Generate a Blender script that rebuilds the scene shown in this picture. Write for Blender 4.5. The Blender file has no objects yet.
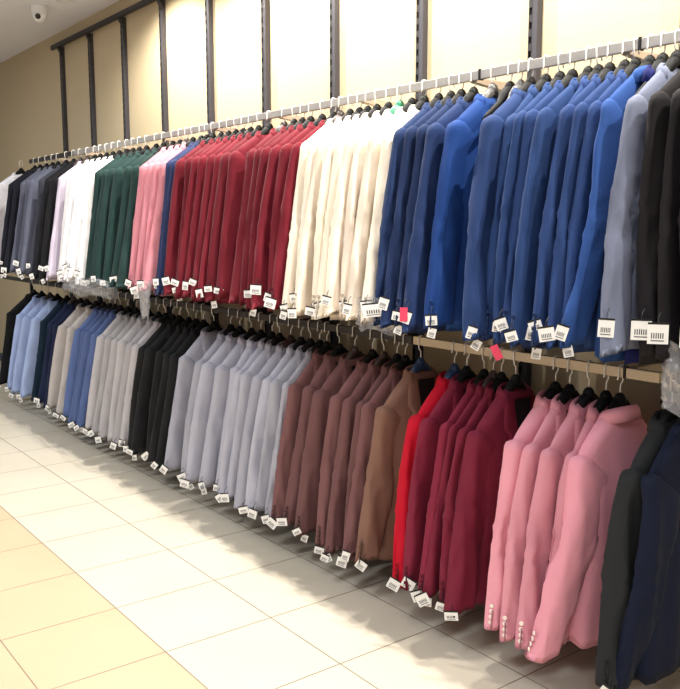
import bpy, bmesh, math, random
from mathutils import Vector, Matrix, noise
random.seed(7)
C = bpy.context.scene.collection
PI = math.pi
EYE = 1.5
# ------------------------------------------------------------------ camera
F, CX, CY = 850.0, 340.0, 344.5
V1 = (-315.0, 228.0)
d = Vector((V1[0]-CX, -(V1[1]-CY), -F)).normalized()
p = math.atan((CY-V1[1])/F)
U = Vector((0, math.cos(p), math.sin(p)))
Xa = d.cross(U)
R = Matrix((Xa, d, U))
cam_d = bpy.data.cameras.new('camera'); cam = bpy.data.objects.new('camera', cam_d); C.objects.link(cam)
cam_d.sensor_fit = 'HORIZONTAL'; cam_d.sensor_width = 36; cam_d.lens = F/680*36
cam_d.clip_start = 0.02
cam.matrix_world = Matrix.Translation((0, 0, EYE)) @ R.to_4x4()
bpy.context.scene.camera = cam
def ray(x, y): return R @ Vector((x-CX, -(y-CY), -F))
def y_at(x, y, X):
    r = ray(x, y); return r.y*X/r.x

vs = bpy.context.scene.view_settings
vs.view_transform = 'Standard'; vs.look = 'None'; vs.gamma = 1; vs.use_curve_mapping = False; vs.exposure = 0.2

# ------------------------------------------------------------------ materials
def lin(c):
    r = []
    for v in c:
        v /= 255.0
        r.append(v/12.92 if v <= 0.04045 else ((v+0.055)/1.055)**2.4)
    return (r[0], r[1], r[2], 1)
MATS = {}
def mat(name, col, rough=0.6, metal=0.0, spec=0.5, bump=0.0, bscale=40, var=0.0, vscale=6, sheen=0.0, trans=0.0, alpha=1.0):
    if name in MATS: return MATS[name]
    m = bpy.data.materials.new(name); m.use_nodes = True
    nt = m.node_tree; b = nt.nodes['Principled BSDF']
    b.inputs['Roughness'].default_value = rough; b.inputs['Metallic'].default_value = metal
    b.inputs['Specular IOR Level'].default_value = spec
    b.inputs['Sheen Weight'].default_value = sheen; b.inputs['Sheen Roughness'].default_value = 0.4
    b.inputs['Transmission Weight'].default_value = trans; b.inputs['Alpha'].default_value = alpha
    tc = nt.nodes.new('ShaderNodeTexCoord')
    n = nt.nodes.new('ShaderNodeTexNoise'); n.inputs['Scale'].default_value = vscale; n.inputs['Detail'].default_value = 4
    nt.links.new(tc.outputs['Object'], n.inputs['Vector'])
    mx = nt.nodes.new('ShaderNodeMix'); mx.data_type = 'RGBA'
    c = lin(col)
    mx.inputs['A'].default_value = tuple(v*(1-var) for v in c[:3])+(1,)
    mx.inputs['B'].default_value = tuple(min(1, v*(1+var)) for v in c[:3])+(1,)
    nt.links.new(n.outputs['Fac'], mx.inputs['Factor'])
    nt.links.new(mx.outputs['Result'], b.inputs['Base Color'])
    if bump:
        n2 = nt.nodes.new('ShaderNodeTexNoise'); n2.inputs['Scale'].default_value = bscale; n2.inputs['Detail'].default_value = 3
        nt.links.new(tc.outputs['Object'], n2.inputs['Vector'])
        bp = nt.nodes.new('ShaderNodeBump'); bp.inputs['Strength'].default_value = bump; bp.inputs['Distance'].default_value = 0.004
        nt.links.new(n2.outputs['Fac'], bp.inputs['Height']); nt.links.new(bp.outputs['Normal'], b.inputs['Normal'])
    MATS[name] = m; return m
def cloth(col, tint=None):
    k = 'cloth_%d_%d_%d' % tuple(col)
    m = mat(k, col, rough=0.8, spec=0.2, bump=0.25, bscale=55, var=0.10, vscale=9, sheen=0.02)
    return m
M_rail = mat('brushed_rail', (172, 168, 164), 0.4, 0.3, bump=0.1, var=0.15, vscale=25)
M_raild = mat('dark_shaded_rail', (52, 48, 46), 0.45, 0.3, var=0.1)  # dark bars; on the lower rail's left run it paints in shade and dirt
M_rail_lit = mat('lit_rail', (206, 190, 164), 0.45, 0.1, var=0.1)  # lit near stretch of the same lower rail, brightness put into the colour
M_post = mat('graphite_post', (74, 72, 78), 0.45, 0.4, var=0.1)
M_postd = mat('dark_post', (48, 46, 48), 0.5, 0.3)
M_black = mat('black_plastic', (18, 18, 19), 0.6, spec=0.2, var=0.1)
M_blackm = mat('black_joint', (12, 12, 12), 0.6)
M_chrome = mat('hook_chrome', (225, 222, 218), 0.25, 0.75)
M_whitehook = mat('hook_white', (238, 236, 232), 0.35, 0.1)
M_bluep = mat('blue_plastic', (36, 62, 100), 0.4)
M_brownp = mat('brown_plastic', (58, 44, 42), 0.4)
M_greyp = mat('grey_plastic', (84, 82, 82), 0.4)
M_greenp = mat('green_plastic', (30, 120, 90), 0.4)
M_tag = mat('white_tag', (250, 249, 246), 0.6)
M_ink = mat('tag_ink', (60, 60, 66), 0.7)
M_pinktag = mat('pink_tag', (236, 70, 104), 0.6)
M_arm = mat('arm_metal', (178, 160, 140), 0.5, 0.1, var=0.1)
M_film = mat('clear_film', (214, 216, 222), 0.18, trans=0.45, alpha=0.42, bump=0.6, bscale=30, var=0.05)
M_cream = mat('cream_button', (250, 236, 226), 0.4)
M_lining = mat('dark_lining', (28, 26, 30), 0.6)
M_cwhite = mat('camera_white', (232, 236, 242), 0.35)
M_lens = mat('lens_black', (8, 8, 10), 0.15)

# ------------------------------------------------------------------ helpers
def finish(name, bm, mats, parent=None, smooth=False):
    me = bpy.data.meshes.new(name)
    bmesh.ops.recalc_face_normals(bm, faces=bm.faces)
    bm.to_mesh(me); bm.free()
    if not isinstance(mats, (list, tuple)): mats = [mats]
    for m in mats: me.materials.append(m)
    if smooth:
        for f in me.polygons: f.use_smooth = True
    o = bpy.data.objects.new(name, me); C.objects.link(o)
    if parent is not None: o.parent = parent
    return o
def box(bm, x0, x1, y0, y1, z0, z1, mi=0, bev=0.0):
    vsx = [bm.verts.new((x, y, z)) for x in (x0, x1) for y in (y0, y1) for z in (z0, z1)]
    fs = []
    for q in ((0,1,3,2),(4,6,7,5),(0,4,5,1),(2,3,7,6),(0,2,6,4),(1,5,7,3)):
        f = bm.faces.new([vsx[i] for i in q]); f.material_index = mi; fs.append(f)
    if bev:
        es = list({e for f in fs for e in f.edges})
        bmesh.ops.bevel(bm, geom=es, offset=bev, segments=2, affect='EDGES', profile=0.5)
def tube(bm, pts, rad, n=8, mi=0, caps=True, flat=1.0):
    pts = [Vector(q) for q in pts]; rings = []
    up0 = Vector((0, 1, 0))
    for i, q in enumerate(pts):
        t = (pts[min(i+1, len(pts)-1)]-pts[max(i-1, 0)]).normalized()
        a = t.cross(up0)
        if a.length < 1e-3: a = t.cross(Vector((1, 0, 0)))
        a.normalize(); b = t.cross(a).normalized()
        r = rad[i] if isinstance(rad, (list, tuple)) else rad
        rings.append([bm.verts.new(q+a*r*math.cos(2*PI*k/n)*flat+b*r*math.sin(2*PI*k/n)) for k in range(n)])
    for i in range(len(rings)-1):
        for k in range(n):
            f = bm.faces.new((rings[i][k], rings[i][(k+1) % n], rings[i+1][(k+1) % n], rings[i+1][k])); f.material_index = mi
    if caps:
        for rg in (rings[0], rings[-1]):
            f = bm.faces.new(rg); f.material_index = mi
def lathe(bm, prof, center, n=24, mi=0):
    c = Vector(center); rings = []
    for r, z in prof:
        rings.append([bm.verts.new(c+Vector((max(r, 1e-4)*math.cos(2*PI*k/n), max(r, 1e-4)*math.sin(2*PI*k/n), z))) for k in range(n)])
    for i in range(len(rings)-1):
        for k in range(n):
            f = bm.faces.new((rings[i][k], rings[i][(k+1) % n], rings[i+1][(k+1) % n], rings[i+1][k])); f.material_index = mi
    for rg in (rings[0], rings[-1]):
        f = bm.faces.new(rg); f.material_index = mi
def tag(o, label, cat, group=None):
    o['label'] = label; o['category'] = cat
    if group: o['group'] = group
    return o
def struct(o): o['kind'] = 'structure'; return o
def empty(name, loc, rz=0):
    o = bpy.data.objects.new(name, None); C.objects.link(o); o.location = loc; o.rotation_euler = (0, 0, rz)
    o.empty_display_size = 0.05
    return o

# ------------------------------------------------------------------ setting
XW = 2.75; CEIL = EYE+1.70; XL = -3.2; YN = -2.6; YF = 13.0
# floor: tile material in world metres
def floor_mat():
    m = bpy.data.materials.new('floor_tiles'); m.use_nodes = True; nt = m.node_tree; L = nt.links
    b = nt.nodes['Principled BSDF']
    tc = nt.nodes.new('ShaderNodeTexCoord'); sp = nt.nodes.new('ShaderNodeSeparateXYZ'); L.new(tc.outputs['Object'], sp.inputs[0])
    def math_(op, a, b_=None, **k):
        n = nt.nodes.new('ShaderNodeMath'); n.operation = op
        for i, v in enumerate((a, b_)):
            if v is None: continue
            if isinstance(v, (int, float)): n.inputs[i].default_value = v
            else: L.new(v, n.inputs[i])
        return n.outputs[0]
    def groutd(o, off):
        t = math_('SUBTRACT', o, off); t = math_('DIVIDE', t, 0.4445); t = math_('FRACT', t)
        t = math_('SUBTRACT', t, 0.5); t = math_('ABSOLUTE', t); t = math_('SUBTRACT', 0.5, t)
        return t
    gx = groutd(sp.outputs[0], 1.24); gy = groutd(sp.outputs[1], 2.65)
    g = math_('MINIMUM', gx, gy)
    gm = math_('LESS_THAN', g, 0.0055)
    big = math_('GREATER_THAN', sp.outputs[0], 1.24)
    nz = nt.nodes.new('ShaderNodeTexNoise'); nz.inputs['Scale'].default_value = 2.2; nz.inputs['Detail'].default_value = 6
    L.new(tc.outputs['Object'], nz.inputs['Vector'])
    def mixc(f, a, b_):
        n = nt.nodes.new('ShaderNodeMix'); n.data_type = 'RGBA'
        if isinstance(f, (int, float)): n.inputs['Factor'].default_value = f
        else: L.new(f, n.inputs['Factor'])
        for k, v in (('A', a), ('B', b_)):
            if isinstance(v, tuple): n.inputs[k].default_value = v
            else: L.new(v, n.inputs[k])
        return n.outputs['Result']
    ca = mixc(nz.outputs['Fac'], lin((196, 172, 142)), lin((208, 184, 154)))
    cb = mixc(nz.outputs['Fac'], lin((198, 190, 172)), lin((212, 204, 188)))
    c = mixc(big, ca, cb)
    c = mixc(gm, c, lin((140, 126, 108)))
    L.new(c, b.inputs['Base Color'])
    r = nt.nodes.new('ShaderNodeMapRange'); L.new(nz.outputs['Fac'], r.inputs[0]); r.inputs[3].default_value = 0.32; r.inputs[4].default_value = 0.48
    L.new(r.outputs[0], b.inputs['Roughness'])
    b.inputs['Specular IOR Level'].default_value = 0.35
    bp = nt.nodes.new('ShaderNodeBump'); bp.inputs['Distance'].default_value = 0.002; bp.invert = True
    L.new(gm, bp.inputs['Height']); L.new(bp.outputs['Normal'], b.inputs['Normal'])
    return m
bm = bmesh.new(); box(bm, XL, XW+0.1, YN, YF, -0.1, 0.0)
struct(finish('floor', bm, floor_mat()))
M_wall = mat('wall_paint', (196, 180, 148), 0.75, var=0.02, vscale=1.5, bump=0.05, bscale=120)
M_wall2 = mat('cool_wall_paint', (214, 220, 230), 0.75, var=0.02, vscale=1.5, bump=0.05, bscale=120)
M_ceil = mat('ceiling_paint', (238, 241, 250), 0.85, var=0.01, vscale=1.5)
for nm, a in (('wall_right', (XW, XW+0.1, YN, YF, 0, CEIL)), ('wall_left', (XL-0.1, XL, YN, YF, 0, CEIL)),
              ('wall_far', (XL, XW, YF, YF+0.1, 0, CEIL)), ('wall_near', (XL, XW, YN-0.1, YN, 0, CEIL))):
    bm = bmesh.new(); box(bm, *a); struct(finish(nm, bm, M_wall if nm == 'wall_right' else M_wall2))
bm = bmesh.new(); box(bm, XL, XW+0.1, YN, YF, CEIL, CEIL+0.1); struct(finish('ceiling', bm, M_ceil))
# shallow dropped ceiling border on the aisle side
bm = bmesh.new(); box(bm, 0.9, 2.05, 7.35, YF, CEIL-0.035, CEIL); box(bm, 2.05, 2.09, 7.30, YF, CEIL-0.055, CEIL)
box(bm, 0.9, 2.05, 7.30, 7.35, CEIL-0.055, CEIL)
struct(finish('trim_1', bm, M_ceil))
bm = bmesh.new(); box(bm, XW-0.015, XW, YN, YF, 0, 0.09, bev=0.003)
struct(finish('baseboard_right', bm, mat('baseboard_blue', (52, 58, 78), 0.5)))

# ------------------------------------------------------------------ wall uprights
SP = 0.6575; Y0 = 0.836*XW
posts = [Y0 + SP*k for k in range(-3, 11)]
ZT = EYE+1.558
bm_ord = ['first', 'second', 'third', 'fourth', 'fifth', 'sixth', 'seventh', 'eighth', 'ninth', 'tenth', 'eleventh', 'twelfth', 'thirteenth', 'fourteenth', 'fifteenth', 'sixteenth', 'seventeenth', 'eighteenth', 'nineteenth', 'twentieth', 'twenty-first', 'twenty-second', 'twenty-third', 'twenty-fourth', 'twenty-fifth', 'twenty-sixth']
vis_post = [k for k in range(0, 9)]
for k, y in zip(range(-3, 11), posts):
    if k < -1: continue
    if k > 8: continue
    root = empty('wall_upright', (XW-0.02, y, 0))
    if k >= 0:
        lab = 'dark slotted metal wall upright, %s from the right of those crossing the cream wall' % bm_ord[k]
    else:
        lab = 'dark metal wall upright behind the black jackets at the right picture edge'
    tag(root, lab, 'post', 'slotted uprights on the wall')
    bm = bmesh.new(); box(bm, -0.012, 0.02, -0.011, 0.014, 0.0, ZT, bev=0.002)
    finish('post_tube', bm, M_post, root)
    bm = bmesh.new()
    box(bm, -0.012, -0.008, 0.014, 0.017, 0.0, ZT); box(bm, -0.012, -0.008, 0.030, 0.033, 0.0, ZT)
    z = 0.05
    while z < ZT-0.03:
        box(bm, -0.012, -0.008, 0.017, 0.030, z, z+0.028); z += 0.055
    box(bm, -0.008, 0.02, 0.030, 0.033, 0, ZT)
    finish('slotted_strip', bm, M_postd, root)
# top bar with curved brackets
root = empty('wall_top_bar', (XW-0.035, 7.6, ZT))
tag(root, 'long dark metal bar joining the tops of the wall uprights below the ceiling', 'bar')
bm = bmesh.new(); box(bm, -0.03, 0.0, 1.0-7.6, 0.12, -0.008, 0.03, bev=0.004); finish('bar', bm, M_postd, root)
for k, y in zip(range(-3, 11), posts):
    if k < -1 or k > 8: continue
    bm = bmesh.new(); tube(bm, [(0.012, y-7.6, -0.075), (0.006, y-7.6, -0.045), (-0.004, y-7.6, -0.025), (-0.014, y-7.6, 0.0)], [0.014, 0.017, 0.019, 0.018], 8)
    finish('bracket', bm, M_postd, root, True)

# ------------------------------------------------------------------ rails
XR = 2.39
ZU = EYE+0.562; ZLw = EYE-0.465
HH = 0.017
def rail(name, y0, y1, z, m, label, arms, ends=(True, True), group=None, arm_m=None):
    ym = y0
    root = empty(name, (XR, ym, z)); tag(root, label, 'rail', group)
    bm = bmesh.new(); box(bm, -0.009, 0.009, 0.005, y1-y0-0.005, -HH, HH, bev=0.0025); finish('bar', bm, m, root)
    for e, yy in zip(ends, (0, y1-y0)):
        if e:
            bm = bmesh.new(); box(bm, -0.011, 0.011, yy-0.004, yy+0.004, -HH-0.002, HH+0.003); finish('end_cap', bm, M_blackm, root)
    for a in arms:
        if not (y0-0.01 <= a < y1-0.01): continue
        bm = bmesh.new()
        # tapered arm from the wall upright out to the rail
        v = []
        for (x, zt, zb) in ((0.009, -0.006, -HH-0.004), (XW-0.03-XR, -0.002, -0.055)):
            for yy in (-0.014, 0.014):
                v.append(bm.verts.new((x, a-y0+yy+0.018, zt))); v.append(bm.verts.new((x, a-y0+yy+0.018, zb)))
        for q in ((0,1,3,2),(4,6,7,5),(0,4,5,1),(2,3,7,6),(0,2,6,4),(1,5,7,3)): bm.faces.new([v[i] for i in q])
        finish('support_arm', bm, arm_m or M_arm, root)
A = posts
rail('hanging_rail', 1.02, 1.600, ZU, M_rail, 'short flat grey metal hanging rail over the grey and black jackets, upper right corner', A, (False, False), 'upper hanging rails')
rail('hanging_rail', 1.600, 2.27, ZU, M_rail, 'flat grey metal hanging rail between black joints, over the near blue jackets', A, (True, True), 'upper hanging rails')
rail('hanging_rail', 2.27, 4.93, ZU, M_rail, 'flat grey metal hanging rail over the cream and burgundy jackets', A, (False, False), 'upper hanging rails')
rail('hanging_rail', 4.93, 6.45, ZU, M_rail, 'flat grey metal hanging rail over the green and white jackets', A, (False, False), 'upper hanging rails')
rail('hanging_rail', 6.45, 7.5, ZU, M_raild, 'dark hanging rail end over the grey jackets at the far left of the upper row', A, (False, False), 'upper hanging rails')
rail('hanging_rail', 1.47, 1.60, ZLw, M_rail_lit, 'short lit-toned beige end of the lower hanging rail beside the navy jacket', A, (False, False), 'lower hanging rails')
rail('hanging_rail', 1.60, 2.62, ZLw, M_rail_lit, 'lit-toned beige lower hanging rail over the pink and red jackets', A, (True, False), 'lower hanging rails')
rail('hanging_rail', 2.62, 5.0, ZLw, M_raild, 'shade-toned dark lower hanging rail over the brown and light grey jackets', A, (False, False), 'lower hanging rails', M_raild)
rail('hanging_rail', 5.0, 8.7, ZLw, M_raild, 'shade-toned dark lower hanging rail running to the left edge above the light blue jackets', A, (False, False), 'lower hanging rails', M_raild)
rail('hanging_rail', 0.75, 1.46, ZLw-0.02, M_raild, 'black lower hanging rail holding the navy jacket at the right edge', A, (True, False), 'lower hanging rails', M_raild)

# thin rear leg at far left
root = bmesh.new(); box(root, -0.012, 0.012, -0.012, 0.012, 0, ZLw-HH, bev=0.002)
o = finish('support_leg', root, M_blackm); o.location = (XR, 7.62, 0)
tag(o, 'thin black upright under the lower rail beside the light blue jackets, far left', 'post')

# ------------------------------------------------------------------ hanger
HANG = {}
def hanger_proto(mat_name, zn, zs, rot):
    key = (mat_name, round(zn, 3), rot)
    if key in HANG:
        src = HANG[key]; r = src.copy(); C.objects.link(r)
        for ch in list(src.children):
            c = ch.copy(); C.objects.link(c); c.parent = r
        return r
    root = empty('coat_hanger', (0, 0, 0))
    m = {'black': M_black, 'blue': M_bluep, 'brown': M_brownp, 'grey': M_greyp, 'green': M_greenp}[mat_name]
    bm = bmesh.new()
    def zt(x):
        ax = abs(x)
        if ax < 0.06: return zn+0.004-0.055*(ax/0.06)**1.6
        return (zn-0.051)+(zs-zn+0.02)*((ax-0.06)/0.125)
    xs = [-0.150, -0.12, -0.09, -0.06, -0.04, -0.02, 0, 0.02, 0.04, 0.06, 0.09, 0.12, 0.150]
    rr = [0.005, 0.009, 0.010, 0.012, 0.017, 0.019, 0.019, 0.019, 0.017, 0.012, 0.010, 0.009, 0.005]
    tube(bm, [(x, 0, zt(x)) for x in xs], rr, 10)
    lathe(bm, [(0.022, -0.008), (0.020, 0.012), (0.014, 0.024), (0.006, 0.030)], (0, 0, zn+0.004), 12)
    z = zn+0.002
    finish('hanger_body', bm, m, root, True)
    bm = bmesh.new()
    s = -1 if rot else 1
    top = HH+0.0035
    tube(bm, [(0, 0, z+0.03), (0, 0, -HH-0.026), (0.010*s, 0, -HH-0.014), (0.0135*s, 0, -0.004), (0.0135*s, 0, 0.010), (0.008*s, 0, top), (-0.004*s, 0, top+0.002),
              (-0.0125*s, 0, top-0.003), (-0.0135*s, 0, 0.0), (-0.0135*s, 0, -HH+0.002), (-0.017*s, 0, -HH-0.008)], 0.0026, 6)
    finish('hook', bm, M_whitehook, root, True)
    HANG[key] = root
    return root

# ------------------------------------------------------------------ jacket
def smooth(a, b, x):
    t = max(0, min(1, (x-a)/(b-a))); return t*t*(3-2*t)
def all_children(o):
    r = []
    for c in o.children: r += [c]+all_children(c)
    return r
def make_jacket(col, seed, zn, zs, zc, zh, T, b, flare=0.13, inset=0.0, fwd=0.05, near=False, buttons='dark', tags=(), W=0.204, tagdark=True, back=False):
    """width axis x (aisle side negative), thickness y (front negative), z below the rail"""
    root = empty('suit_jacket', (0, 0, 0))
    m = cloth(col)
    rnd = random.Random(seed)
    so = Vector((seed*3.17, seed*1.7, seed*0.9))
    W = W-inset
    def ztop(x):
        ax = abs(x)
        if ax < 0.06: return zn-0.012-0.10*max(0, ax-0.03)
        t = (ax-0.06)/(W-0.06)
        return (zn-0.015)+(zs-zn+0.015)*(t**1.08)
    def fold(x, z, side):
        k = smooth(0, 0.25, zs+0.1-z)
        v = Vector((x*14, z*1.6, side*5.0))+so
        v2 = Vector((x*30, z*5, side*9.0))+so
        return (noise.noise(v)*0.014+abs(noise.noise(v2))*0.004)*k*min(1, T/0.03)
    def wid(t):
        return W*(0.98-0.10*smooth(0, 0.5, t)+0.14*smooth(0.45, 1, t))
    def prof(s, t):
        e = (1-abs(s)**5.0)**0.5 if abs(s) < 1 else 0
        c = min(1, (t*26)**0.5) if t > 0 else 0
        return T*(0.62+0.38*smooth(0, 0.35, t))*e*c
    nx, nz = (24, 26) if near else (16, 16)
    def P(i, j, side):
        s = -1+2*i/nx; s = math.copysign(abs(s)**0.9, s)
        t = (j/nz)**1.25
        x = s*wid(t); zt = ztop(s*W)
        hem = zh + 0.007*math.sin(x*11+seed) + (0.018 if side < 0 else 0.0)*abs(s)
        z = zt+(hem-zt)*t
        y = side*(prof(s, t)+ (fold(x, z, side) if 0 < t and abs(s) < 1 else 0))
        return Vector((x, y, z))
    bm = bmesh.new(); g = {}
    for side in (-1, 1):
        for i in range(nx+1):
            for j in range(nz+1):
                if side == 1 and (i in (0, nx) or j == 0): g[side, i, j] = g[-1, i, j]; continue
                g[side, i, j] = bm.verts.new(P(i, j, side))
    for side in (-1, 1):
        for i in range(nx):
            for j in range(nz):
                q = [g[side, i, j], g[side, i+1, j], g[side, i+1, j+1], g[side, i, j+1]]
                q = list(dict.fromkeys(q))
                if len(q) > 2:
                    try: bm.faces.new(q)
                    except ValueError: pass
    # turned-up hem, closed slightly inside
    inner = {}
    for side in (-1, 1):
        for i in range(nx+1):
            if side == 1 and i in (0, nx): inner[side, i] = inner[-1, i]; continue
            v = g[side, i, nz].co; inner[side, i] = bm.verts.new((v.x*0.97, v.y*0.7, v.z+0.03))
    for side in (-1, 1):
        for i in range(nx):
            q = list(dict.fromkeys([g[side, i, nz], g[side, i+1, nz], inner[side, i+1], inner[side, i]]))
            if len(q) > 2: bm.faces.new(q)
    for i in range(nx):
        q = list(dict.fromkeys([inner[-1, i], inner[-1, i+1], inner[1, i+1], inner[1, i]]))
        if len(q) > 2:
            try: bm.faces.new(q)
            except ValueError: pass
    finish('body', bm, m, root, True)
    def front_y(x, z):
        s = max(-0.97, min(0.97, x/W)); t = max(0.02, min(1, (ztop(x)-z)/(ztop(x)-zh)))
        s = max(-0.97, min(0.97, x/wid(t)))
        return -(prof(s, t)+fold(x, z, -1))
    # sleeves
    cuffs = {}
    for sd in (-1, 1):
        fl = flare if sd < 0 else 0.05
        N = 34 if near else 22; K = 24 if near else 14
        L = zs-zc
        rseed = so+Vector((sd*11, 0, 0))
        bend = rnd.uniform(0.6, 1.2)
        kick = rnd.uniform(0.9, 1.5)
        def cen(t, sd=sd, fl=fl, kick=kick, bend=bend):
            a = (0.022+(0.074-0.022)*smooth(0, 0.13, t)**0.8)-0.020*smooth(0.2, 1, t)
            xo = (W+0.016)+(fl+inset*0.6)*(t**kick)-0.010*(1-smooth(0, 0.035, t))     # outer edge
            yy = -fwd*(t**1.9)*bend + 0.014*math.sin(PI*t)
            zz = zs+0.003-(L+0.003)*t
            return sd*(xo-a), yy, zz, a
        bm = bmesh.new(); rings = []
        for j in range(N+1):
            t = j/N
            t2 = t**1.15 if j < N else 1.0
            cx_, cy_, cz_, a = cen(t2)
            cap = min(1.0, math.sqrt(max(0.0, 1-(1-min(1, t2/0.03))**2)))
            ring = []
            bb = b*(1.0-0.15*t2)*(0.75+0.25*smooth(0, 0.1, t2))
            for k in range(K):
                th = 2*PI*k/K
                ux, uy = math.cos(th), math.sin(th)
                ex = math.copysign(abs(ux)**0.75, ux)*a*(0.45+0.55*cap); ey = math.copysign(abs(uy)**0.65, uy)*bb*(0.25+0.75*cap)
                el = math.exp(-((t2-0.5)/0.16)**2)
                # long drape folds plus diagonal creases at the elbow and cuff
                w1 = noise.noise(Vector(((cx_+ex)*30, (cy_+ey)*38, cz_*1.4))+rseed)
                w2 = noise.noise(Vector(((cx_+ex)*18+cz_*22, uy*1.5, cz_*20-(cx_+ex)*16))+rseed)
                w3 = noise.noise(Vector((0.3, uy*0.6, cz_*2.4))+rseed*1.7)
                gr = smooth(0.02, 0.2, t2)
                dy = (w1*0.018+w2*(0.0012+0.009*el))*gr*min(1, b/0.026)
                dx = (w3*0.004-w1*0.010*(1 if ux*sd > 0 else 0)+abs(w2)*(0.0004+0.003*el))*gr
                x = cx_+ex+dx*sd
                y = cy_+ey+dy
                z = cz_+ (0.010*math.cos(th+0.6)*t2 if sd < 0 else 0)
                ring.append(bm.verts.new((x, y, z)))
            rings.append(ring)
        for j in range(N):
            for k in range(K):
                bm.faces.new((rings[j][k], rings[j][(k+1) % K], rings[j+1][(k+1) % K], rings[j+1][k]))
        bm.faces.new(rings[0])
        inn = [bm.verts.new(Vector((v.co.x*0.92+cen(1)[0]*0.08, v.co.y*0.85+cen(1)[1]*0.15, v.co.z+0.02))) for v in rings[-1]]
        for k in range(K): bm.faces.new((rings[-1][k], rings[-1][(k+1) % K], inn[(k+1) % K], inn[k]))
        bm.faces.new(inn)
        sl = finish('sleeve', bm, m, root, True)
        cuffs[sd] = (cen, b*0.82)
        if sd < 0:
            if buttons == 'cream' or (near and int(seed*10) % 3 != 0 and not any(len(q_) and q_[0] < 0.92 for q_ in tags)):
                bmat = M_cream if buttons == 'cream' else cloth(tuple(int(c*0.8) for c in col))
                cc = cen(0.955)
                # cuff vent and buttons sit on the outer rear part of the cuff
                bm = bmesh.new()
                for q in range(4):
                    tt = 0.965-0.028*q
                    cx_, cy_, cz_, a = cen(tt)
                    th = math.radians(196)
                    x = cx_+math.cos(th)*(a+0.0035); y = cy_+math.copysign(abs(math.sin(th))**0.85, math.sin(th))*b*0.9
                    bb_ = finish('sleeve_button', _disc((x-0.001, y, cz_), 0.0075, 0.004, Vector((-1, -0.45, 0))), bmat, sl, True)
                bm.free()
                bm = bmesh.new()
                cx_, cy_, cz_, a = cen(0.99)
                pts = [(cen(t)[0]-cen(t)[3]*0.97-0.006, cen(t)[1]-b*0.45, cen(t)[2]) for t in (0.90, 0.94, 0.97, 1.0)]
                tube(bm, pts, 0.0028, 5)
                finish('cuff_vent', bm, cloth(tuple(int(c*0.7) for c in col)), sl, True)
    # collar: stand-and-fall band around the neck
    bm = bmesh.new(); rings = []
    NA = 18 if near else 12
    for i in range(NA+1):
        a = -0.62*PI+1.24*PI*2*0.5*(i/NA)*2 if False else (-0.68+1.36*i/NA)*PI
        # angle 0 = back (+y)
        rx, ry = 0.068, max(0.02, T*0.75)
        cx_, cy_ = math.sin(a)*rx, math.cos(a)*ry
        drop = -0.016*(1-math.cos(a))
        nrm = Vector((math.sin(a), math.cos(a), 0))
        base = Vector((cx_, cy_, zn-0.034+drop))
        sec = [base+nrm*0.0, base+Vector((0, 0, 0.030))-nrm*0.004, base+Vector((0, 0, 0.034))+nrm*0.004, base+Vector((0, 0, 0.020))+nrm*0.014, base+Vector((0, 0, -0.014))+nrm*0.022, base+Vector((0, 0, -0.014))+nrm*0.016]
        rings.append([bm.verts.new(q) for q in sec])
    for i in range(NA):
        for k in range(6):
            bm.faces.new((rings[i][k], rings[i][(k+1) % 6], rings[i+1][(k+1) % 6], rings[i+1][k]))
    bm.faces.new(rings[0]); bm.faces.new(rings[-1])
    finish('collar', bm, m, root, True)
    # lapels, opening, buttons, pocket flaps
    zb = zs-0.33
    if near:
        bm = bmesh.new(); n = 12; prev = None
        for j in range(n+1):
            t = j/n; z = zn-0.05+(zb-zn+0.05)*t
            hw = 0.045*(1-t)**0.9+0.002
            a_ = bm.verts.new((-hw, front_y(-hw, z)-0.002, z)); c_ = bm.verts.new((hw, front_y(hw, z)-0.002, z))
            if prev: bm.faces.new((prev[0], prev[1], c_, a_))
            prev = (a_, c_)
        finish('lining', bm, M_lining, root)
    for sd in (-1, 1):
        bm = bmesh.new(); n = 14 if near else 8; prev = None
        for j in range(n+1):
            t = j/n; z = zn-0.045+(zb-zn+0.045)*t
            i0 = sd*(0.045*(1-t)**0.9+0.001)
            wl = 0.062*math.sin(PI*min(1, 0.22+t*0.80))**0.8
            if abs(t-0.30) < 0.05: wl *= 0.6
            o0 = i0+sd*wl
            row = []
            for q in range(4):
                x = i0+(o0-i0)*q/3
                row.append(bm.verts.new((x, front_y(x, z)-0.006-0.002*math.sin(PI*q/3), z-0.02*q/3*(1-t))))
            row.append(bm.verts.new((o0, front_y(o0, z)-0.0005, z-0.02*(1-t))))
            if prev:
                for q in range(4): bm.faces.new((prev[q], prev[q+1], row[q+1], row[q]))
            prev = row
        finish('lapel', bm, m, root, True)
        # hip pocket flap
        bm = bmesh.new(); zf = zs-0.46; nxx = 6; rows = []
        x0, x1 = 0.075, min(0.165, W-0.02)
        for (dz, off) in ((0, 0.002), (-0.003, 0.007), (-0.045, 0.008), (-0.048, 0.002)):
            rows.append([bm.verts.new((sd*(x0+(x1-x0)*q/nxx), front_y(sd*(x0+(x1-x0)*q/nxx), zf+dz)-off, zf+dz)) for q in range(nxx+1)])
        for r0, r1 in zip(rows, rows[1:]):
            for q in range(nxx): bm.faces.new((r0[q], r0[q+1], r1[q+1], r1[q]))
        finish('pocket_flap', bm, m, root)
    if near:
        for q in range(2):
            z = zb-0.02-0.11*q
            finish('front_button', _disc((0.012, front_y(0.012, z)-0.006, z), 0.010, 0.005, Vector((0, -1, 0))), M_cream if buttons == 'cream' else M_blackm, root, True)
    if back:
        for ch in all_children(root):
            ch.data.transform(Matrix.Scale(-1, 4, (0, 1, 0))); ch.data.flip_normals()
    # price tags
    cen, bb = cuffs[-1]
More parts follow.
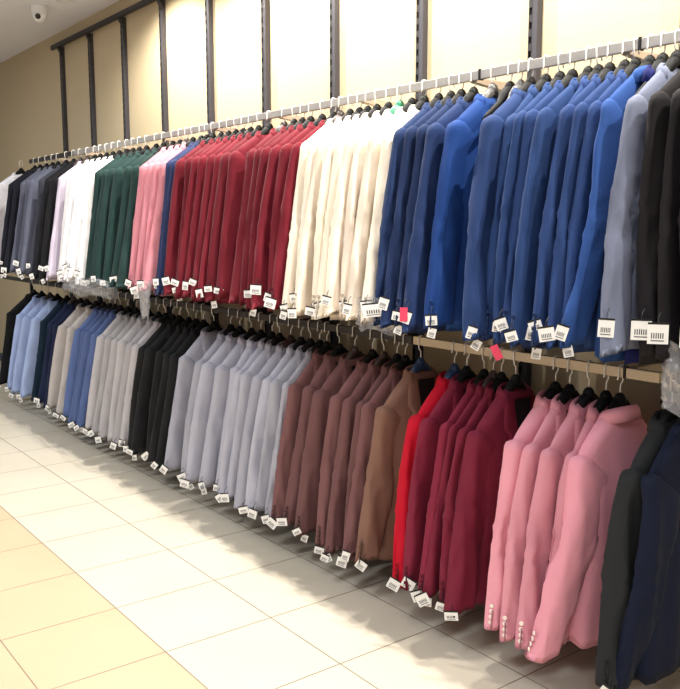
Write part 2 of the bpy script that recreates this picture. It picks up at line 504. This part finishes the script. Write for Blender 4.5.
    for tg in tags:
        t, dx, dz, w, h, rot = tg[:6]
        kind = tg[6] if len(tg) > 6 else 'white'
        cx_, cy_, cz_, a = cen(min(1, t))
        px = cx_-a-0.022+dx; py = cy_-bb*0.55; pz = cz_+dz
        pt = Vector((px, py, pz))
        nrm = Vector((-0.80, -0.60, 0)); side = Vector((0.60, -0.80, 0)); up = Vector((0, 0, 1))
        Rm = Matrix.Rotation(rot, 3, nrm); side = Rm @ side; up2 = Rm @ up
        mats = [M_tag if kind == 'white' else M_pinktag, M_ink, M_blackm]
        bm = bmesh.new()
        def slab(u0, u1, v0, v1, o0, o1, mi):
            vv = [bm.verts.new(pt+side*u+up2*v_+nrm*o) for u in (u0, u1) for v_ in (v0, v1) for o in (o0, o1)]
            for q in ((0,1,3,2),(4,6,7,5),(0,4,5,1),(2,3,7,6),(0,2,6,4),(1,5,7,3)):
                f = bm.faces.new([vv[i] for i in q]); f.material_index = mi
        slab(-w/2, w/2, -h/2, h/2, -0.0008, 0.0008, 0)
        if kind == 'white':
            slab(-w/2, w/2, h/2-0.0005, h/2+0.005, -0.001, 0.0012, 2) if tagdark else None
            for q in range(6):
                u = -w*0.32+w*0.64*q/6
                slab(u, u+w*0.05, -h*0.22, h*0.06, 0.0008, 0.0013, 1)
            slab(-w*0.34, w*0.30, -h*0.36, -h*0.31, 0.0008, 0.0013, 1)
        tgo = finish('price_tag', bm, mats, root)
        bm = bmesh.new()
        tube(bm, [pt+up2*(h/2), pt+up2*(h/2)+Vector((0.006, 0.004, 0.018)), pt+up2*(h/2)+Vector((0.022, 0.008, 0.032))], 0.0012, 5)
        finish('tag_string', bm, M_blackm, tgo)
    return root
def _disc(c, r, th, nrm):
    bm = bmesh.new(); nrm = nrm.normalized(); up = Vector((0, 0, 1)); a = nrm.cross(up).normalized(); b_ = nrm.cross(a)
    c = Vector(c); n = 12; rings = []
    for rr, o in ((r, 0), (r, th*0.7), (r*0.82, th), (r*0.6, th*0.8)):
        rings.append([bm.verts.new(c+a*rr*math.cos(2*PI*k/n)+b_*rr*math.sin(2*PI*k/n)+nrm*o) for k in range(n)])
    for i in range(3):
        for k in range(n): bm.faces.new((rings[i][k], rings[i][(k+1) % n], rings[i+1][(k+1) % n], rings[i+1][k]))
    bm.faces.new(rings[0]); bm.faces.new(rings[-1])
    return bm

# ------------------------------------------------------------------ the rows
# (kind phrase, colour word for grouping, rgb, [shoulder pixels], options)
WH = (238, 236, 240)
UP = [
 ('white jacket', 'white', (226, 226, 238), [(-4, 184)], {}),
 ('black jacket', 'black', (24, 25, 36), [(9, 181), (14, 182)], {}),
 ('grey jacket', 'grey', (98, 102, 120), [(20, 180), (26, 182), (31, 183)], {}),
 ('charcoal jacket', 'charcoal', (58, 60, 72), [(39, 184)], {}),
 ('black jacket', 'black', (22, 22, 26), [(46, 185), (52, 184)], {}),
 ('pale lilac jacket', 'pale lilac', (214, 204, 222), [(59, 182)], {}),
 ('white jacket', 'white', (246, 242, 246), [(66, 178), (71, 176), (77, 176), (83, 176), (89, 175)], {}),
 ('dark green jacket', 'dark green', (32, 56, 54), [(96, 172), (102, 171), (108, 171), (115, 174), (124, 170), (131, 168)], {}),
 ('pink jacket', 'pink', (206, 134, 146), [(140, 168), (147, 169), (153, 165), (159, 163)], {}),
 ('navy jacket', 'navy', (40, 50, 88), [(167, 167), (172, 163)], {}),
 ('burgundy jacket', 'burgundy', (106, 25, 38), [(178, 164), (186, 160), (193, 158), (200, 156), (207, 155), (214, 154), (222, 154), (232, 155), (246, 148), (256, 151), (264, 155), (272, 157), (283, 151), (294, 140)], {}),
 ('cream jacket', 'cream', (248, 234, 216), [(301, 144), (310, 140), (319, 136), (327, 133), (336, 147), (347, 135), (358, 133), (370, 136), (382, 136)], {}),
 ('dark blue jacket', 'dark blue', (31, 49, 88), [(396, 130), (408, 133), (418, 128), (430, 126)], {}),
 ('bright blue jacket', 'bright blue', (28, 64, 130), [(449, 120)], {}),
 ('blue jacket', 'blue', (40, 64, 112), [(486, 121), (501, 121, 0.03), (515, 121), (527, 119), (543, 113), (553, 112, 0.03), (564, 115), (579, 111), (590, 103)], {}),
 ('royal blue jacket', 'royal blue', (43, 74, 134), [(604, 101)], {'back': True}),
 ('navy jacket', 'deep navy', (24, 30, 88), [(617, 100, 0.07)], {'longer': 0.05}),
 ('light grey jacket', 'light grey', (120, 126, 148), [(631, 97)], {}),
 ('black jacket', 'black', (34, 31, 34), [(657, 97), (674, 107), (692, 107)], {'flare': 0.03}),
]
LO = [
 ('black jacket', 'black', (20, 20, 24), [(9, 306)], {'inset': -0.02}),
 ('light blue jacket', 'light blue', (164, 182, 222), [(16, 306), (24, 311), (31, 312)], {}),
 ('dark teal jacket', 'dark teal', (18, 40, 58), [(40, 314)], {}),
 ('dark navy jacket', 'dark navy', (26, 34, 62), [(47, 318), (53, 318)], {}),
 ('beige grey jacket', 'beige grey', (182, 176, 172), [(59, 320), (68, 324)], {}),
 ('slate blue jacket', 'slate blue', (88, 106, 152), [(75, 328), (81, 330), (86, 331), (91, 333)], {}),
 ('pale grey jacket', 'pale grey', (182, 178, 180), [(98, 330), (106, 335), (112, 335), (118, 338), (127, 340), (134, 342)], {}),
 ('black jacket', 'black', (28, 28, 29), [(141, 342), (147, 343), (156, 346), (163, 346), (170, 345)], {}),
 ('silver grey jacket', 'silver grey', (172, 172, 184), [(180, 350), (196, 349), (205, 356), (216, 356), (225, 357, 0.03), (236, 360), (243, 364), (254, 371), (264, 373), (273, 372), (282, 379)], {}),
 ('brown jacket', 'brown', (116, 80, 80), [(289, 386), (301, 386, 0.03), (316, 386), (333, 382), (344, 395), (357, 393), (365, 401)], {}),
 ('tan brown jacket', 'tan brown', (126, 94, 80), [(380, 405)], {}),
 ('bright red jacket', 'bright red', (196, 14, 42), [(413, 415)], {}),
 ('wine red jacket', 'wine red', (124, 36, 58), [(425, 415), (442, 419), (451, 420), (459, 420), (473, 424)], {}),
 ('pink jacket', 'pink', (220, 150, 164), [(512, 445), (526, 445), (545, 448), (562, 452, 0.03)], {'buttons': 'cream'}),
 ('pink jacket', 'pink', (218, 148, 164), [(576, 454)], {'buttons': 'cream', 'back': True}),
 ('charcoal jacket', 'charcoal', (40, 42, 44), [(628, 457)], {'flare': 0.10}),
 ('navy jacket', 'navy', (17, 23, 44), [(645, 457)], {'back': True, 'flare': 0.08}),
]
def build_row(rows, rowname, ZR, upper):
    flat = []
    for kind, word, col, pts, opt in rows:
        for q in pts:
            x, y = q[0], q[1]; ins = q[2] if len(q) > 2 else 0.0
            flat.append([y_at(x, y, 2.17), kind, word, col, ins, dict(opt)])
    flat.sort(key=lambda e: -e[0])
    ys = [e[0] for e in flat]
    # colour runs, for labels
    runs = []; i = 0
    while i < len(flat):
        j = i
        while j < len(flat) and flat[j][2] == flat[i][2]: j += 1
        runs.append((i, j)); i = j
    names = {}; hnames = {}
    for ri, (i, j) in enumerate(runs):
        n = j-i
        left = flat[runs[ri-1][0]][1]+'s' if ri > 0 else None
        right = flat[runs[ri+1][0]][1]+'s' if ri < len(runs)-1 else None
        for k in range(i, j):
            kind = flat[k][1]
            if n == 1:
                if left and right: s = '%s on the %s rail between %s and %s' % (kind, rowname, left, right)
                elif right: s = 'far left %s on the %s rail, by the %s' % (kind, rowname, right)
                else: s = 'nearest %s on the %s rail at the right edge' % (kind, rowname)
                hs = 'in the %s beside %s, %s rail' % (kind, right or left, rowname)
            else:
                o = bm_ord[j-1-k]
                rf = right if right else 'right picture edge'
                s = '%s on the %s rail, %s of %d from the %s' % (kind, rowname, o, n, rf)
                hs = 'in the %s %s from %s, %s rail' % (o, kind, rf, rowname)
            hnames[k] = hs
            names[k] = s
    rnd = random.Random(11 if upper else 23)
    for k, (Y, kind, word, col, ins, opt) in enumerate(flat):
        gn = ys[k]-ys[k+1] if k+1 < len(ys) else 0.1      # towards the camera
        gf = ys[k-1]-ys[k] if k > 0 else 0.1
        g = min(gn, gf)
        T = max(0.012, min(0.05, 0.40*(gn+gf)/2+0.004)); b = max(0.011, min(0.044, (gn*0.55+gf*0.45)*0.42))
        if g < 0.05: T = min(T, 0.03)
        near = Y < 3.3
        if upper: zn, zs, zc, zh = -0.072, -0.186, -0.922, -0.950
        else: zn, zs, zc, zh = -0.103, -0.254, -0.885, -0.905
        jit = rnd.uniform(-0.014, 0.014)
        zc += jit; zh += rnd.uniform(-0.02, 0.02)-opt.get('longer', 0)
        c = col
        v = rnd.uniform(0.93, 1.07)
        c = tuple(int(max(0, min(255, q*v))) for q in col)
        tags = []
        if not opt.get('back') and ins < 0.06:
            if upper and word == 'dark blue' and k == runs_first(flat, k): tags = [(0.93, -0.0, 0.0, 0.085, 0.048, 0.12)]
            elif rnd.random() < (0.88 if upper else 0.8) and not (word in ('pink', 'cream') and not upper):
                w = rnd.uniform(0.032, 0.052); h = rnd.uniform(0.028, 0.044)
                tt = rnd.uniform(0.88, 0.99) if upper else 1.0
                tags = [(tt, rnd.uniform(0.0, 0.03), (0.0 if upper else rnd.uniform(-0.02, 0.02)), w, h, rnd.uniform(-0.35, 0.35) if upper else rnd.uniform(-0.7, 0.7))]
                if rnd.random() < 0.3: tags.append((1.0, rnd.uniform(0.02, 0.06), -0.02, 0.03, 0.035, rnd.uniform(-0.6, 0.6)))
            if upper and word == 'blue' and k == runs_first(flat, k)+2: tags.append((1.0, 0.02, -0.03, 0.026, 0.05, 0.45, 'pink'))
            if upper and word == 'dark blue' and k == runs_first(flat, k)+3: tags.append((0.92, 0.0, 0.0, 0.028, 0.05, 0.0, 'pink'))
            if word == 'royal blue': tags = []
            if word == 'light grey': tags = [(0.90, 0.02, 0, 0.045, 0.05, -0.04)]
            if upper and Y < 1.5 and word == 'black': tags = [(0.91, 0.0, 0.0, 0.055, 0.055, 0.0)]
        root = make_jacket(c, k*1.37+(0 if upper else 77.7), zn, zs, zc, zh, T, b, flare=opt.get('flare', 0.130)+rnd.uniform(-0.022, 0.016)-ins*0.6, inset=ins+opt.get('inset', 0)+rnd.uniform(-0.006, 0.010),
                           fwd=rnd.uniform(0.015, 0.045), near=near, buttons=opt.get('buttons', 'dark'), tags=tags, back=opt.get('back', False))
        yaw = rnd.uniform(-0.05, 0.05)
        root.location = (XR, Y, ZR); root.rotation_euler = (0, 0, yaw)
        tag(root, names[k], 'jacket', '%s jackets on the %s rail' % (word, rowname))
        hc = 'black'; x_ = rnd.random()
        if x_ < 0.12: hc = 'brown'
        if not upper and word in ('tan brown', 'bright red'): hc = 'blue'
        if upper and word in ('bright blue',): hc = 'grey'
        if upper and word == 'cream' and k % 9 == 2: hc = 'green'
        h = hanger_proto(hc, zn, zs, k % 3 == 0)
        h.location = (XR, Y, ZR); h.rotation_euler = (0, 0, yaw)
        hl = '%s hanger %s' % (hc, hnames[k])
        tag(h, hl, 'hanger', 'hangers on the %s rail' % rowname)
    return flat
def runs_first(flat, k):
    i = k
    while i > 0 and flat[i-1][2] == flat[k][2]: i -= 1
    return i
def trim_labels():
    for o in C.objects:
        if o.parent is None and 'label' in o.keys():
            w = o['label'].split()
            if len(w) > 16: print('LONG', len(w), o['label'])
fu = build_row(UP, 'upper', ZU, True)
fl = build_row(LO, 'lower', ZLw, False)

# ------------------------------------------------------------------ bare hangers in the gap of the blue jackets
for yy, hc, lab in ((y_at(476, 121, 2.17), 'grey', 'empty grey plastic hanger in the gap beside the bright blue jacket'),
                    (y_at(470, 121, 2.17)+0.02, 'black', 'empty black plastic hanger right behind the gap in the blue jackets')):
    h = hanger_proto(hc, -0.075, -0.178, False); h.location = (XR, yy, ZU); h.rotation_euler = (0, 0, 0.1); tag(h, lab, 'hanger')

# ------------------------------------------------------------------ plastic covers
def cover(name, label, cx, cy, z1, z0, w, t, seed, taper=0.2, loc=None):
    bm = bmesh.new(); n = 26; K = 26; rings = []
    for j in range(n+1):
        u = j/n; z = z1+(z0-z1)*u; ring = []
        ww = w*(1-taper*u); tt = t*(1-taper*u)
        for k in range(K):
            th = 2*PI*k/K
            v = Vector((math.cos(th)*2.2, math.sin(th)*2.2, z*22+seed*5))
            r = 1+0.28*noise.noise(v*0.8)+0.22*abs(noise.noise(v*2.6))-0.05
            ring.append(bm.verts.new((math.cos(th)*ww*r, math.sin(th)*tt*r, z+0.012*math.sin(th*3+seed))))
        rings.append(ring)
    for j in range(n):
        for k in range(K): bm.faces.new((rings[j][k], rings[j][(k+1) % K], rings[j+1][(k+1) % K], rings[j+1][k]))
    o = finish(name, bm, M_film, None, True); o.location = (cx, cy, 0); tag(o, label, 'plastic cover')
    return o
def P3(x, y, X):
    r = ray(x, y); s = X/r.x; return Vector((X, r.y*s, EYE+r.z*s))
q = P3(143, 300, 2.02); cover('plastic_cover', 'thin clear plastic strip dangling below the pink jackets', 2.03, q.y, q.z+0.10, q.z-0.10, 0.03, 0.07, 2, 0.55)
q = P3(92, 288, 2.06); cover('plastic_cover', 'crumpled clear plastic cover under the white and green jackets', 2.09, q.y, q.z+0.06, q.z-0.05, 0.09, 0.28, 3, 0.1)
q = P3(70, 284, 2.04); cover('plastic_cover', 'crumpled clear plastic cover under the white jackets, left', 2.08, q.y, q.z+0.05, q.z-0.05, 0.07, 0.16, 5, 0.1)
q = P3(372, 322, 2.07); cover('plastic_cover', 'clear plastic cover hanging out beneath the nearest cream jackets', 2.11, q.y, q.z+0.09, q.z-0.035, 0.07, 0.11, 4, 0.1)
q = P3(684, 392, 2.20); cover('plastic_cover', 'wrinkled clear plastic cover on top of the navy jacket, right edge', 2.23, q.y, q.z+0.14, q.z-0.05, 0.085, 0.06, 6, -0.1)

# ------------------------------------------------------------------ ceiling things
r = ray(39, 6); s = 1.70/r.z; cx_, cy_ = r.x*s, r.y*s
root = empty('security_camera', (cx_, cy_, CEIL)); tag(root, 'small white dome security camera on the ceiling, upper left', 'security camera')
bm = bmesh.new(); lathe(bm, [(0.062, 0), (0.064, -0.01), (0.060, -0.05), (0.056, -0.062)], (0, 0, 0), 32); finish('housing', bm, M_cwhite, root, True)
bm = bmesh.new(); lathe(bm, [(0.052, -0.055), (0.054, -0.075), (0.047, -0.098), (0.032, -0.114), (0.012, -0.121)], (0, 0, 0), 32); eb = finish('eyeball', bm, M_cwhite, root, True)
bm = _disc((-0.024, -0.038, -0.085), 0.021, 0.012, Vector((-0.42, -0.8, -0.42))); finish('lens', bm, M_lens, eb, True)
LX = 2.27
def spot(x, y, power, lab, fixture=True):
    root = empty('downlight', (x, y, CEIL)); tag(root, lab, 'ceiling light', 'ceiling downlights')
    bm = bmesh.new(); lathe(bm, [(0.050, 0), (0.062, 0), (0.062, -0.008), (0.050, -0.012)], (0, 0, 0), 28); finish('ring', bm, M_cwhite, root, True)
    bm = bmesh.new(); lathe(bm, [(0.048, 0), (0.048, -0.005), (0.02, -0.007)], (0, 0, 0), 28); finish('reflector', bm, M_lens, root, True)
    if power:
        l = bpy.data.lights.new('downlight_lamp', 'SPOT'); l.energy = power; l.color = (1.0, 0.95, 0.86); l.shadow_soft_size = 0.012
        l.spot_size = math.radians(150); l.spot_blend = 0.6
        lo = bpy.data.objects.new('lamp', l); C.objects.link(lo); lo.location = (0, 0, -0.02); lo.parent = root
ROW = [0.35, 1.35, 2.35, 3.35, 4.35, 5.35]
for k, y in enumerate(ROW):
    spot(LX, y, 118, 'recessed ceiling downlight above the upper rail, %s from the camera' % bm_ord[k])
r = ray(64, 0); s = 1.70/r.z
spot(r.x*s, r.y*s, 0, 'unlit black recessed ceiling downlight right of the security camera')
# unseen fill lamps added over the aisle: broad soft light
def area(x, y, w, h, e, col):
    l = bpy.data.lights.new('aisle_fill', 'AREA'); l.shape = 'RECTANGLE'; l.size = w; l.size_y = h; l.energy = e; l.color = col
    o = bpy.data.objects.new('aisle_fill_light', l); C.objects.link(o); o.location = (x, y, CEIL-0.03)
for y in (0.0, 2.6, 5.2, 7.8):
    area(0.1, y, 1.2, 0.6, 38, (0.88, 0.94, 1.0))
w = bpy.data.worlds.new('world'); bpy.context.scene.world = w; w.use_nodes = True
w.node_tree.nodes['Background'].inputs[0].default_value = (0.9, 0.95, 1, 1); w.node_tree.nodes['Background'].inputs[1].default_value = 0.3
trim_labels()
